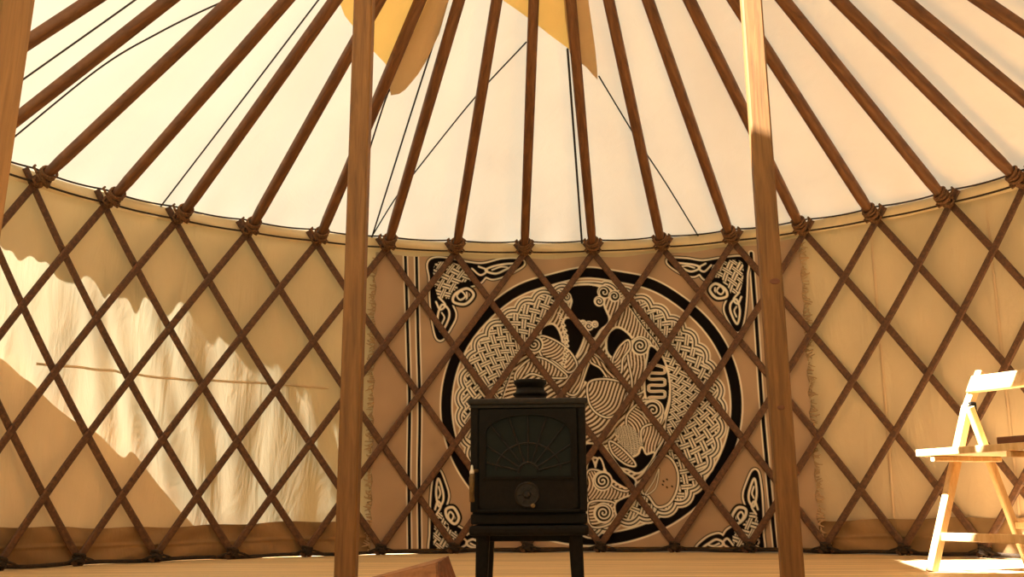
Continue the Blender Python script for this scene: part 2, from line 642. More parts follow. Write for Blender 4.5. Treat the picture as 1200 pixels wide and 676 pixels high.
def make_pole():
    t = empty('roof_pole')
    a = Vector((0, -0.035, 0.010))
    b = Vector((0, -(R - R_CROWN) - 0.02, Z_CROWN - Z_JOINT + 0.012))
    shaft = MB()
    # rounded-square shaft, thinned where it sits in the trellis fork
    ax = (b - a).normalized()
    s = Vector((1, 0, 0))
    n = ax.cross(s)
    rings = []
    for f, k in ((-0.012, .55), (0.0, .68), (0.03, .86), (0.07, 1.0), (0.5, 1.05), (1.0, 1.0)):
        p = a + (b - a) * f
        ring = []
        for j in range(16):
            th = 2 * PI * (j + .5) / 16
            x, y = math.cos(th), math.sin(th)
            m = (abs(x) ** 5 + abs(y) ** 5) ** (-1 / 5)
            ring.append(shaft.bm.verts.new(p + (s * x * m * 0.0245 + n * y * m * 0.0225) * k))
        rings.append(ring)
    for q, w in zip(rings, rings[1:]):
        for j in range(16):
            shaft.face([q[j], q[(j + 1) % 16], w[(j + 1) % 16], w[j]])
    shaft.face(rings[0])
    shaft.face(rings[-1])
    shaft.build('shaft', M['pole'], t, smooth=True)
    mb = MB()
    knot(mb, a + ax * 0.045, ax, 0.033, 4, 0.0068)
    knot(mb, (0, -0.026, 0.012), (1, 0, 0.5), 0.026, 2, 0.0065)
    knot(mb, (0, -0.026, 0.012), (-1, 0, 0.5), 0.026, 2, 0.0065)
    for sx in (-1, 1):
        mb.tube([(sx * .012, -.045, .02), (sx * .040, -.055, .040), (sx * .052, -.05, .062), (sx * .040, -.045, .072)], 0.0062, 6)
        mb.tube([(sx * .012, -.045, .0), (sx * .032, -.05, -.012), (sx * .046, -.045, .004), (sx * .030, -.045, .02)], 0.0058, 6)
    tag(mb.build('rope_lashing', M['hemp'], t, smooth=True), 'dark brown rope lashing at the trellis joint')
    return t


proto = make_pole()
for k in range(-2, 17):
    o = proto if k == -2 else copy_tree(proto)
    a = bearing(k)
    o.location = pol(R, a, Z_JOINT)
    o.rotation_euler = (0, 0, -a)
    tag(o, WHERE[k], 'roof pole', 'roof poles fanning up from the trellis')

# ------------------------------------------------------------------ crown wheel, posts, crown cover with hanging flaps
wheel = tag(empty('compression_ring', (0, 0, Z_CROWN)), 'round wooden crown ring at the peak above the two upright posts', 'roof ring')
MB().lathe([(0.64, -0.045), (0.70, -0.045), (0.70, 0.03), (0.64, 0.03), (0.64, -0.045)], 64, caps=False).build('rim', M['crown'], wheel)

pl = tag(empty('crown_post', (-0.691, 0, 0)), 'brown squared timber post left of the stove', 'post', 'upright timber posts holding the crown')
mb = MB()
mb.bar((0, 0, 0), (0.023, 0, 2.775), 0.068, 0.068, bevel=0.006)
mb.build('shaft', M['post'], pl)
mb = MB()
mb.bar((0.0235, 0, 2.72), (0.024, 0, 2.772), 0.12, 0.11, bevel=0.006)
mb.build('head_block', M['post'], pl)
pr = tag(empty('crown_post', (0.742, 0, 0)), 'brown timber post right of the stove, its upper end bright with sun', 'post', 'upright timber posts holding the crown')
mb = MB()
mb.bar((0, 0, 0), (-0.031, 0, 2.775), 0.071, 0.066, side=Vector((1.0, -0.06, 0)), bevel=0.006)
mb.build('shaft', M['post'], pr)
mb = MB()
mb.bar((-0.0305, 0, 2.72), (-0.031, 0, 2.772), 0.12, 0.11, bevel=0.006)
mb.build('head_block', M['post'], pr)
for (z, sx, rr) in ((0.97, 0.006, 0.014), (0.55, -0.004, 0.010)):
    mb = MB()
    mb.lathe([(rr, 0), (rr * .8, 0.0015), (rr * .3, 0.002)], 14, (sx - .031 * z / 2.8, -0.0335, z), Matrix.Rotation(-0.06, 3, 'Z') @ Matrix.Diagonal((1.25, 1, 0.75)) @ Matrix.Rotation(PI / 2, 3, 'X'))
    tag(mb.build('wood_knot', M['slab'], pr), 'dark knot in the timber')

cover = tag(empty('crown_cover', (0, 0, 0)), 'tan canvas crown cover with two pointed flaps hanging below the roof', 'canvas cover')
# unseen sheets over the crown, their straight edges set to shape the sunbeam
def cover_poly(test):
    """The part of the crown disc masked to shape the sunbeam (the rest is left open for the light)."""
    n = 180
    pts = []
    for i in range(n):
        t = 2 * PI * i / n
        x, y = 0.90 * math.cos(t), 0.90 * math.sin(t)
        if test(x, y):
            pts.append((x, y))
    gaps = [math.hypot(pts[i][0] - pts[i - 1][0], pts[i][1] - pts[i - 1][1]) for i in range(len(pts))]
    g = gaps.index(max(gaps))
    pts = pts[g:] + pts[:g]
    p, q = pts[-1], pts[0]
    return pts + [(p[0] + (q[0] - p[0]) * k / 12, p[1] + (q[1] - p[1]) * k / 12) for k in range(1, 12)]


def cover_z(x, y):
    return 2.872 - max(0.0, math.hypot(x, y) - 0.72) * 0.62


for test, z0 in ((lambda x, y: y < -0.44 - 0.28 * x, 0.0), (lambda x, y: x < -0.465 + 0.16 * y, 0.012)):
    mb = MB()
    mb.prism(cover_poly(test), 0.004, lambda x, y, d: Vector((x, y, cover_z(x, y) + z0 + d)))
    bmesh.ops.triangulate(mb.bm, faces=list(mb.bm.faces))
    mb.build('beam_cover_sheet', M['flap'], cover)


def flap_mesh(outline, off, thick=0.003):
    """A flap lying under the roof canvas: outline in (radius, bearing)."""
    mb = MB()
    c = np.mean(np.array(outline), 0)
    n = len(outline)
    L = []
    for f in (0.0, 0.25, 0.5, 0.75, 1.0):
        row = []
        for r, a in outline:
            rr, aa = c[0] + (r - c[0]) * f, c[1] + (a - c[1]) * f
            row.append(mb.bm.verts.new(cone(rr, aa, off(rr, aa))))
            if f == 0:
                break
        L.append(row)
    for i in range(n):
        mb.face([L[0][0], L[1][i], L[1][(i + 1) % n]])
        for q in range(1, 4):
            mb.face([L[q][i], L[q + 1][i], L[q + 1][(i + 1) % n], L[q][(i + 1) % n]])
    return mb


flapA = [(0.72, -0.98), (1.00, -0.93), (1.292, -0.827), (1.347, -0.772), (1.388, -0.713), (1.47, -0.611), (1.515, -0.557), (1.56, -0.53), (1.30, -0.50), (1.0, -0.47), (0.72, -0.44)]
foldA = [(0.72, -0.50), (1.0, -0.51), (1.30, -0.515), (1.56, -0.535), (1.633, -0.507), (1.612, -0.485), (1.586, -0.471), (1.51, -0.446), (1.442, -0.431), (1.309, -0.416), (1.165, -0.421), (0.9, -0.43), (0.72, -0.43)]
fA = flap_mesh(flapA, lambda r, a: -0.022).build('flap', M['flap'], cover, smooth=True)
tag(fA, 'orange sunlit flap by the top of the left post')
tag(flap_mesh(foldA, lambda r, a: -0.036 - 0.03 * math.sin(PI * (a + .54) / .12 if -.54 < a < -.42 else 0)).build('folded_edge', M['flap_shaded'], fA, smooth=True), 'tan shaded folded edge')
flapB = [(0.72, -0.40), (0.95, -0.35), (1.136, -0.194), (1.18, -0.13), (1.232, -0.066), (1.30, 0.0), (1.375, 0.069), (1.2, 0.075), (0.95, 0.08), (0.72, 0.09)]
foldB = [(0.72, 0.05), (0.95, 0.055), (1.2, 0.06), (1.37, 0.068), (1.40, 0.095), (1.441, 0.124), (1.47, 0.135), (1.516, 0.153), (1.45, 0.157), (1.35, 0.160), (1.143, 0.161), (0.9, 0.165), (0.72, 0.17)]
fB = flap_mesh(flapB, lambda r, a: -0.022).build('flap', M['flap'], cover, smooth=True)
tag(fB, 'orange tan flap near the top centre')
tag(flap_mesh(foldB, lambda r, a: -0.036 - 0.02 * math.sin(PI * (a - .05) / .12 if .05 < a < .17 else 0)).build('folded_edge', M['flap_shaded'], fB, smooth=True), 'tan shaded folded edge')


# cords on the roof canvas
def cord(ctrl, rad, label, off=-0.016, dip=0.0):
    pts = smooth_pts([tuple(cone(r, a, off)) for r, a in ctrl], 12)
    m = len(pts)
    pts = [Vector(p) - Vector((0, 0, dip * 4 * (i / (m - 1)) * (1 - i / (m - 1)))) for i, p in enumerate(pts)]
    return tag(MB().tube(pts, rad, 6).build('tie_cord', M['cord'], smooth=True), label, 'cord', 'thin cords under the canvas roof')


cord([(2.545, -1.375), (2.2, -1.375), (1.7, -1.371), (1.2, -1.371), (.78, -1.371)], 0.0042, 'thin straight dark cord nearest the top left corner')
cord([(2.53, -1.275), (2.462, -1.27), (1.995, -1.268), (1.752, -1.234), (1.546, -1.177), (1.45, -1.13)], 0.0040, 'thin slack curved cord at upper left ending on a roof pole')
cord([(2.548, -0.893), (1.9, -0.892), (1.346, -0.892), (.78, -0.892)], 0.0042, 'thin straight cord beside the fifth roof pole from left')
cord([(2.548, -0.417), (1.69, -0.42), (1.165, -0.421), (.78, -0.421)], 0.0046, 'dark straight cord along the edge of the left flap')
cord([(1.633, -0.507), (1.713, -0.508), (2.006, -0.497), (2.16, -0.489), (2.54, -0.46)], 0.0046, 'short dark cord hanging from the tip of the left flap')
cord([(2.548, -0.42), (2.27, -0.392), (2.085, -0.36), (1.645, -0.243), (1.337, -0.088)], 0.0040, 'thin cord slanting up across two roof poles right of the left post')
cord([(2.539, 0.064), (2.0, 0.063), (1.375, 0.060)], 0.0058, 'dark cord running close beside the centre roof pole')
cord([(1.526, 0.157), (1.896, 0.238), (2.168, 0.285), (2.548, 0.329)], 0.0042, 'thin cord from the right flap tip down toward the eave')

# ------------------------------------------------------------------ door frame (only its left jamb stands in the picture)
door = tag(empty('door_frame', (-0.70, -2.36, 0)), 'tall brown timber door jamb at the far left edge of the photo', 'door frame')
mb = MB()
mb.bar((-0.102, 0.0, -0.05), (-0.012, 0.0, 1.80), 0.10, 0.09, bevel=0.006)
mb.build('jamb', M['jamb'], door)

# ------------------------------------------------------------------ printed wall hanging
GW, GH = 694, 460
SC = 2 * GW / 520.0
RW, RH = 2 * GW, 2 * GH
TAN, INK, CREAM = np.array([0.46, 0.32, 0.215]), np.array([0.010, 0.008, 0.008]), np.array([0.90, 0.83, 0.70])
img = np.ones((RH, RW, 3)) * TAN
rng = np.random.default_rng(4)
CX = [262.605, 255.23, -4.078, -2.909, -7.127, 0.112, -1.93, 0.261, 0.202]
CY = [181.062, 4.608, 172.958, 5.231, -3.949, -4.657, -0.313, -7.787, 0.464]


def T(p):
    """Pattern-sheet coordinates -> position on the cloth (in raster cells)."""
    p = np.atleast_2d(np.array(p, float))
    u, v = (p[:, 0] - 693) / 250, (p[:, 1] - 478) / 170
    A = np.stack([np.ones_like(u), u, v, u * u, u * v, v * v, u ** 3, u * u * v, u * v * v], 1)
    return np.stack([A @ np.array(CX), A @ np.array(CY)], 1) * SC


def blend(y0, y1, x0, x1, cov, c):
    s = img[y0:y1, x0:x1]
    s += (np.asarray(c) - s) * cov[..., None]


def stroke(pts, w, c, sm=True, closed=False):
    q = np.array(smooth_pts(pts, 8, closed)) if sm else np.array(pts, float)
    if closed:
        q = np.vstack([q, q[:1]])
    q = T(q)
    hw = w * SC / 2
    x0, y0 = np.floor(q.min(0) - hw - 2).astype(int)
    x1, y1 = np.ceil(q.max(0) + hw + 3).astype(int)
    x0, y0, x1, y1 = max(x0, 0), max(y0, 0), min(x1, RW), min(y1, RH)
    if x1 <= x0 or y1 <= y0:
        return
    D = np.full((y1 - y0, x1 - x0), 1e9)
    for a, b in zip(q, q[1:]):
        bx0, by0 = np.floor(np.minimum(a, b) - hw - 2).astype(int)
        bx1, by1 = np.ceil(np.maximum(a, b) + hw + 3).astype(int)
        bx0, by0, bx1, by1 = max(bx0, x0), max(by0, y0), min(bx1, x1), min(by1, y1)
        if bx1 <= bx0 or by1 <= by0:
            continue
        Y, X = np.mgrid[by0:by1, bx0:bx1]
        d = b - a
        t = np.clip(((X - a[0]) * d[0] + (Y - a[1]) * d[1]) / (d @ d + 1e-9), 0, 1)
        dist = np.hypot(X - a[0] - t * d[0], Y - a[1] - t * d[1])
        s = D[by0 - y0:by1 - y0, bx0 - x0:bx1 - x0]
        np.minimum(s, dist, out=s)
    blend(y0, y1, x0, x1, np.clip(hw - D + 0.5, 0, 1), c)


def region(pts, sm=True):
    q = T(np.array(smooth_pts(pts, 6, True)) if sm else pts)
    x0, y0 = np.maximum(np.floor(q.min(0)).astype(int), 0)
    x1, y1 = np.minimum(np.ceil(q.max(0)).astype(int) + 1, (RW, RH))
    Y, X = np.mgrid[y0:y1, x0:x1]
    ins = np.zeros(X.shape, bool)
    n = len(q)
    for i in range(n):
        (ax, ay), (bx, by) = q[i], q[(i + 1) % n]
        if ay == by:
            continue
        cr = ((ay > Y) != (by > Y)) & (X < (bx - ax) * (Y - ay) / (by - ay) + ax)
        ins ^= cr
    return y0, y1, x0, x1, ins, X / SC, Y / SC


def fill(pts, c, sm=True):
    y0, y1, x0, x1, ins, X, Y = region(pts, sm)
    blend(y0, y1, x0, x1, ins.astype(float), c)


def weave(pts, period=8.2, rot=0.6, sm=True, warp=None):
    """Interlaced ribbons (cream edged, dark gaps) filling an outline."""
    y0, y1, x0, x1, ins, X, Y = region(pts, sm)
    cx, cy = 262.0, 181.0
    ang = np.arctan2(Y - cy, X - cx)
    rad = np.hypot(X - cx, Y - cy)
    a, b = ang * 140.0, rad
    wob = 1.6 * np.sin(a / 19) + 1.2 * np.sin(b / 11)
    u = (a * math.cos(rot) + b * math.sin(rot) + wob) / period
    v = (-a * math.sin(rot) + b * math.cos(rot) - wob) / period
    du, dv = np.abs(u - np.round(u)), np.abs(v - np.round(v))
    par = ((np.round(u) + np.round(v)) % 2) == 0
    w = 0.37

    def prof(d):
        return np.where(d < 0.07, 0, np.where(d < 0.28, 1, 0))      # dark core line, cream band, dark rim
    A_, B_ = du < w, dv < w
    first_ = np.where(par, A_, B_)
    val = np.where(first_, np.where(par, prof(du), prof(dv)), np.where(np.where(par, B_, A_), np.where(par, prof(dv), prof(du)), 0))
    c = INK + (CREAM * 0.98 - INK) * val[..., None]
    s = img[y0:y1, x0:x1]
    s += (c - s) * ins[..., None]


def hatch(pts, ang, period=3.6, curve=0.0, sm=True, base=None, outline=True):
    """A body filled with flowing parallel lines."""
    y0, y1, x0, x1, ins, X, Y = region(pts, sm)
    u = X * math.cos(ang) + Y * math.sin(ang)
    v = -X * math.sin(ang) + Y * math.cos(ang)
    v0 = v[ins].mean() if ins.any() else 0
    ph = (u + curve * (v - v0) ** 2 + 1.2 * np.sin(v / 6)) / period
    t = ph - np.floor(ph)
    dark = (t < 0.34).astype(float)
    light = ((t > 0.5) & (t < 0.82)).astype(float)
    c = np.ones(X.shape + (3,)) * (TAN if base is None else base)
    c += (CREAM - c) * light[..., None]
    c += (INK - c) * dark[..., None]
    s = img[y0:y1, x0:x1]
    s += (c - s) * ins[..., None]
    if outline:
        stroke(pts, 4.2, INK, sm, True)
        stroke(pts, 1.9, CREAM, sm, True)


def spiral(cx, cy, r, turns=2.3, d=1, start=0.0, w=1.7):
    y0, y1, x0, x1, ins, X, Y = region([(cx + r * 1.08 * math.cos(t), cy + r * 1.08 * math.sin(t)) for t in np.linspace(0, 2 * PI, 24, endpoint=False)])
    blend(y0, y1, x0, x1, ins.astype(float), INK)
    stroke([(cx + r * 1.0 * math.cos(t), cy + r * 1.0 * math.sin(t)) for t in np.linspace(0, 2 * PI, 24, endpoint=False)], w, CREAM, True, True)
    q = []
    for i in range(40):
        f = i / 39
        t = start + d * f * turns * 2 * PI
        q.append((cx + r * (1 - 0.92 * f) * math.cos(t), cy + r * (1 - 0.92 * f) * math.sin(t)))
    stroke(q, w, CREAM)


def edged(pts, w, e=1.6, sm=True, closed=False):
    """A black line with cream edges."""
    stroke(pts, w + 2 * e, CREAM, sm, closed)
    stroke(pts, w, INK, sm, closed)


def blob(pts, e=2.0, sm=True):
    """A black shape with a cream outline."""
    stroke(pts, 2 * e + 1.2, CREAM, sm, True)
    fill(pts, INK, sm)


def draw_hanging():
    # border lines down both sides
    edged([(475, 300), (478, 400), (480, 480), (479, 560), (480, 648)], 3.6, 1.5)
    edged([(488, 300), (490, 400), (492, 480), (491, 560), (492, 648)], 3.6, 1.5)
    edged([(880, 300), (886, 380), (892, 470), (900, 560), (909, 648)], 4.2, 1.5)
    edged([(893, 300), (899, 390), (906, 480), (914, 570), (923, 648)], 4.2, 1.5)
    # great ring
    ring = [(693 + 170 * math.cos(t), 479 + 155 * math.sin(t)) for t in np.linspace(0, 2 * PI, 72, endpoint=False)]
    stroke(ring, 16.0, CREAM, True, True)
    stroke(ring, 12.2, INK, True, True)
    # inner figure: scalloped outline, dark inside
    spine = [(668, 341), (648, 345), (626, 354), (594, 375), (576, 388), (562, 404), (550, 428), (544, 450), (541, 478), (544, 505), (551, 532), (562, 562), (580, 590), (606, 612), (650, 624), (690, 624), (720, 614), (756, 607), (782, 598), (808, 580), (823, 555), (834, 535), (842, 505), (843, 474), (836, 446), (823, 418), (802, 391), (780, 374), (755, 358), (730, 346), (703, 340)]
    sp = smooth_pts(spine, 14, True)
    L_ = np.concatenate([[0], np.cumsum([np.hypot(*(sp[(i + 1) % len(sp)] - sp[i])) for i in range(len(sp))])])
    outl = []
    for i, p in enumerate(sp):
        t_ = sp[(i + 1) % len(sp)] - sp[i - 1]
        n_ = np.array([t_[1], -t_[0]]) / (np.hypot(*t_) + 1e-9)
        if n_ @ (p - np.array([693, 479])) < 0:
            n_ = -n_
        amp = 6.5 if not (664 < p[0] < 708 and p[1] < 360) else 0.0
        outl.append(tuple(p + n_ * amp * (abs(math.sin(PI * L_[i] / 23.0)) ** 0.8 - 0.6)))
    stroke(outl, 13.5, CREAM, False, True)
    stroke(outl, 9.6, INK, False, True)
    stroke(outl, 6.4, CREAM, False, True)
    stroke(outl, 4.0, INK, False, True)
    fill(outl, TAN, False)
    weave(outl, 9.6, 0.75, False)
    stroke(outl, 5.2, CREAM, False, True)
    stroke(outl, 1.8, INK, False, True)
    # the field between: dark ground
    field = [(664, 344), (706, 344), (730, 356), (752, 386), (770, 410), (781, 440), (785, 470), (779, 500), (780, 528), (776, 545), (740, 590), (700, 600), (640, 598), (604, 582), (592, 545), (583, 510), (587, 480), (596, 452), (606, 427), (624, 402), (644, 378)]
    stroke(field, 5.0, INK, True, True)
    stroke(field, 2.0, CREAM, True, True)
    hatch(field, 0.9, 5.0, 0.004, True, outline=False)
    # great dark shapes
    blob([(667, 341), (703, 341), (707, 362), (713, 379), (703, 390), (695, 400), (687, 388), (678, 382), (668, 372), (671, 356)])
    blob([(664, 377), (682, 384), (684, 398), (676, 418), (668, 428), (663, 418), (666, 400), (661, 388)])
    blob([(636, 388), (648, 384), (656, 396), (657, 408), (648, 412), (636, 400)])
    blob([(713, 397), (724, 388), (738, 398), (740, 408), (727, 414), (719, 422), (712, 414)])
    blob([(690, 418), (704, 424), (708, 444), (690, 452), (676, 440), (682, 428)])
    blob([(752, 410), (760, 404), (764, 420), (756, 440), (748, 430)])
    # beast heads with curls at the top
    for cx, cy, r in ((708, 346, 7.5), (702, 357, 5.5), (720, 350, 6.5), (733, 356, 5.5), (664, 352, 5), (661, 362, 5), (690, 386, 5), (683, 383, 3.5), (697, 384, 3.5)):
        spiral(cx, cy, r, 1.6, 1, 0.5, 1.3)
    # left beast: spiral shoulder and a long jaw
    hatch([(632, 398), (650, 402), (668, 416), (676, 432), (666, 440), (650, 428), (634, 420)], 1.0, 4.0, 0.01)
    spiral(626, 407, 10, 2.4, -1, 0.4)
    hatch([(605, 440), (622, 424), (638, 424), (656, 436), (664, 446), (640, 446), (622, 442), (606, 452)], 0.3, 4.2, 0.01)
    # chain of beads
    for i in range(11):
        f = i / 10
        x, y = 656 + 8 * math.sin(2.6 * f), 372 + 60 * f
        stroke([(x - 1.4, y - 1.6), (x + 1.4, y + 1.2)], 3.4, CREAM, False)
        stroke([(x - .4, y - .4), (x + .4, y + .3)], 1.4, INK, False)
    # right beast: fanned leg hanging from a spiral joint
    hatch([(736, 408), (748, 400), (761, 404), (764, 420), (758, 446), (754, 462), (742, 464), (740, 446), (736, 424)], 0.1, 4.0, 0.0)
    spiral(750, 409, 10.5, 2.4, 1, 1.0)
    hatch([(736, 402), (726, 410), (718, 426), (720, 440), (728, 440), (730, 424), (738, 412)], 0.7, 3.6, 0.02)
    # pale wedge limbs
    hatch([(700, 404), (706, 398), (690, 430), (678, 462), (668, 466), (664, 458), (680, 432)], 0.45, 4.0)
    hatch([(692, 428), (704, 436), (716, 452), (722, 444), (706, 426), (694, 418)], -0.6, 4.0)
    hatch([(690, 452), (712, 448), (734, 456), (732, 478), (716, 492), (700, 488), (690, 474)], 0.6, 4.4, 0.012)
    # serpent in the dark oval
    blob([(763, 410), (776, 424), (783, 448), (783, 470), (776, 490), (768, 478), (758, 470), (756, 446), (759, 424)], 1.8)
    z = [(762, 430)]
    for i in range(6):
        z += [(777, 434 + 7 * i), (779, 437.5 + 7 * i), (777, 441 + 7 * i)] if i % 2 == 0 else [(762, 434 + 7 * i), (760, 437.5 + 7 * i), (762, 441 + 7 * i)]
    stroke(z, 3.2, CREAM)
    stroke(z, 0.9, TAN)
    # lower right: spiral, hanging feathers
    hatch([(736, 488), (752, 474), (768, 476), (776, 490), (768, 508), (758, 520), (748, 536), (738, 520), (734, 502)], -0.5, 3.8, 0.012)
    spiral(765, 484, 12, 2.5, 1, 2.0)
    hatch([(752, 506), (770, 500), (778, 514), (770, 530), (762, 542), (754, 530)], 0.2, 3.6)
    weave([(722, 505), (738, 502), (750, 516), (754, 532), (744, 540), (730, 528), (722, 516)], 4.6, 0.4)
    blob([(736, 540), (748, 536), (752, 528), (757, 536), (766, 534), (760, 546), (748, 556), (736, 552), (724, 548), (712, 534), (716, 528), (728, 534)], 1.6)
    hatch([(714, 520), (726, 526), (742, 542), (744, 549), (732, 546), (718, 534)], 0.9, 3.4)
    # pale oval figure
    ov = [(764, 546), (774, 536), (786, 540), (794, 556), (793, 576), (784, 592), (770, 596), (760, 584), (752, 578), (756, 562)]
    fill(ov, TAN)
    stroke(ov, 4.6, INK, True, True)
    stroke(ov, 2.2, CREAM, True, True)
    for x, y in ((776, 570), (781, 564), (781, 573), (787, 572), (777, 566)):
        stroke([(x, y), (x + .8, y + .6)], 1.8, INK, False)
    tri = [(756, 582), (766, 566), (772, 552), (768, 574)]
    stroke(tri, 2.6, INK, True, True)
    stroke(tri, 1.2, CREAM, True, True)
    # lower left of that: dark bar, leaves, spirals
    blob([(686, 524), (706, 526), (714, 536), (726, 552), (744, 566), (736, 574), (716, 562), (702, 540), (686, 536)], 1.6)
    for lx in (692, 702):
        lf = [(lx, 540), (lx + 5, 552), (lx + 2, 566), (lx - 4, 556)]
        blob(lf, 1.3)
    hatch([(688, 556), (706, 556), (718, 572), (734, 578), (742, 572), (738, 584), (716, 590), (690, 592)], 0.2, 3.8, 0.02)
    spiral(706, 566, 11, 2.4, -1, 0.0)
    hatch([(690, 592), (716, 590), (724, 600), (714, 616), (692, 618)], 1.2, 3.8, 0.02)
    spiral(707, 603, 11, 2.4, 1, 1.2)
    blob([(722, 592), (738, 584), (744, 588), (734, 600), (724, 606)], 1.3)
    # mirrored lower left field (largely behind the stove)
    for cx, cy, r in ((640, 500, 13), (660, 560, 13), (626, 560, 12)):
        spiral(cx, cy, r, 2.4, 1, 0.5)

    # knotted corners
    def corner(ox, oy, sx, sy, la, lb):
        def c(p):
            return [(ox + sx * x * la, oy + sy * y * lb) for x, y in p]
        body = c([(-2, -2), (30, 0), (58, 2), (82, -2), (106, 0), (90, 12), (72, 17), (62, 14), (54, 22), (42, 27), (36, 30), (36, 46), (26, 50), (20, 54), (24, 66), (20, 78), (8, 96), (2, 78), (-1, 50), (-2, 20)])
        stroke(body, 11.4, INK, True, True)
        stroke(body, 9.0, CREAM, True, True)
        stroke(body, 5.0, INK, True, True)
        fill(body, INK)
        knotp = c([(2, 2), (34, 3), (46, 10), (44, 22), (30, 26), (28, 42), (16, 46), (4, 40)])
        weave(knotp, 7.0, 0.3)
        lobe = c([(62, 8), (74, 3), (98, 2), (86, 9), (74, 13)])
        stroke(lobe, 2.4, CREAM, True, True)
        stroke(c([(70, 8), (80, 5), (88, 6)]), 1.8, CREAM)
        lobe2 = c([(10, 54), (18, 60), (18, 72), (9, 88), (5, 70)])
        stroke(lobe2, 2.4, CREAM, True, True)
        stroke(c([(10, 64), (13, 70), (10, 78)]), 1.8, CREAM)
        stroke(c([(46, 6), (56, 14), (64, 8), (54, 3)]), 2.2, CREAM)
        stroke(c([(6, 44), (14, 54), (8, 60), (3, 50)]), 2.2, CREAM)
        loop = c([(40, 32), (48, 40), (38, 52), (24, 50), (26, 40)])
        stroke(loop, 8.0, INK, True, True)
        stroke(loop, 3.0, CREAM, True, True)
        stroke(c([(33, 36), (38, 42), (32, 47), (28, 42)]), 2.0, CREAM, True, True)

    corner(508, 312, 1, 1, 0.98, 0.92)
    corner(871, 310, -1, 1, 0.82, 0.84)
    corner(508, 646, 1, -1, 0.62, 0.94)
    corner(890, 646, -1, -1, 0.68, 0.94)


draw_hanging()
# soft uneven dye
low = rng.normal(size=(24, 36))
yy = np.linspace(0, 22.99, RH)
xx = np.linspace(0, 34.99, RW)
iy, ix = yy.astype(int), xx.astype(int)
fy, fx = (yy - iy)[:, None], (xx - ix)[None]
lw = (low[iy][:, ix] * (1 - fy) * (1 - fx) + low[iy + 1][:, ix] * fy * (1 - fx) + low[iy][:, ix + 1] * (1 - fy) * fx + low[iy + 1][:, ix + 1] * fy * fx)
img *= (1 + 0.035 * lw[..., None])
vimg = img.reshape(GH, 2, GW, 2, 3).mean((1, 3))

H_A0, H_A1, H_Z0, H_Z1 = -0.408, 0.552, 0.015, 1.632
hang = tag(empty('wall_hanging', pol(2.52, 0.07, 0)), 'large printed cloth with black and cream knotwork ring hung behind the trellis', 'wall hanging')


def hang_r(a, z):
    return R + 0.019 + 0.003 * np.sin(25 * a + 2 * z) * (1 - z / 1.9)


aa = np.linspace(H_A0, H_A1, GW)
zz = np.linspace(H_Z1, H_Z0, GH)
AA, ZZ = np.meshgrid(aa, zz)
topdip = 0.012 * np.sin((AA - H_A0) / DTH * PI) ** 2 * np.clip((ZZ - 1.0) / 0.6, 0, 1)
RR = hang_r(AA, ZZ)
base = np.array(hang.location)
co = np.stack([RR * np.sin(AA) - base[0], RR * np.cos(AA) - base[1], ZZ - topdip + 0.012], -1).reshape(-1, 3)
idx = np.arange(GW * GH).reshape(GH, GW)
quads = np.stack([idx[:-1, :-1], idx[1:, :-1], idx[1:, 1:], idx[:-1, 1:]], -1).reshape(-1, 4)
me = bpy.data.meshes.new('cloth')
me.vertices.add(len(co))
me.vertices.foreach_set('co', co.astype(np.float32).ravel())
me.loops.add(quads.size)
me.loops.foreach_set('vertex_index', quads.astype(np.int32).ravel())
me.polygons.add(len(quads))
me.polygons.foreach_set('loop_start', np.arange(0, quads.size, 4, dtype=np.int32))
me.update(calc_edges=True)
ca = me.color_attributes.new('print', 'FLOAT_COLOR', 'POINT')
rgba = np.concatenate([vimg.reshape(-1, 3), np.ones((GW * GH, 1))], 1)
ca.data.foreach_set('color', rgba.astype(np.float32).ravel())
me.materials.append(M['print'])
me.polygons.foreach_set('use_smooth', np.ones(len(quads), bool))
me.validate()
o = bpy.data.objects.new('cloth', me)
col.objects.link(o)
o.parent = hang


def fringe(a_edge, sgn):
    mb = MB()
    z = 0.03
    while z < 1.61:
        L = random.uniform(0.016, 0.04)
        r0 = R + 0.016
        pts = []
        sw = random.uniform(-0.03, 0.03)
        for i in range(5):
            f = i / 4
            pts.append(pol(r0 + 0.003 - 0.004 * math.sin(PI * f), a_edge + sgn * L * (f + .25 * math.sin(5 * f + z * 60)) / R, z + sw * f) - Vector(base))
        mb.tube(pts, [0.0036, 0.0042, 0.0040, 0.0036, 0.0020], 5)
        z += random.uniform(0.007, 0.013)
    return mb


tag(fringe(H_A0, -1).build('fringe', M['fringe'], hang, smooth=True), 'brown thread fringe down the left edge of the cloth')
tag(fringe(H_A1, 1).build('fringe', M['fringe'], hang, smooth=True), 'brown thread fringe down the right edge of the cloth')

# ------------------------------------------------------------------ stove
stove = tag(empty('wood_stove', (-0.087, -0.19, 0)), 'small black cast iron wood stove standing between the two posts', 'stove')
FY = -0.16           # front plane in stove coordinates
mb = MB()
mb.box((0, 0.0, 0.365), (0.335, 0.30, 0.35), bevel=0.006)
mb.box((0, -0.004, 0.205), (0.345, 0.318, 0.030), bevel=0.006)
mb.box((0, -0.008, 0.172), (0.352, 0.334, 0.030), bevel=0.010)
mb.box((0, 0.01, 0.150), (0.24, 0.25, 0.02), bevel=0.004)
for sx in (-1, 1):
    mb.box((sx * 0.160, FY + 0.012, 0.38), (0.026, 0.022, 0.31), bevel=0.005)
mb.build('body', M['iron'], stove)
mb = MB()
mb.box((0, -0.004, 0.550), (0.360, 0.335, 0.018), bevel=0.006)
mb.box((0, -0.004, 0.536), (0.346, 0.322, 0.012), bevel=0.004)
mb.build('top_plate', M['iron_light'], stove)
mb = MB()
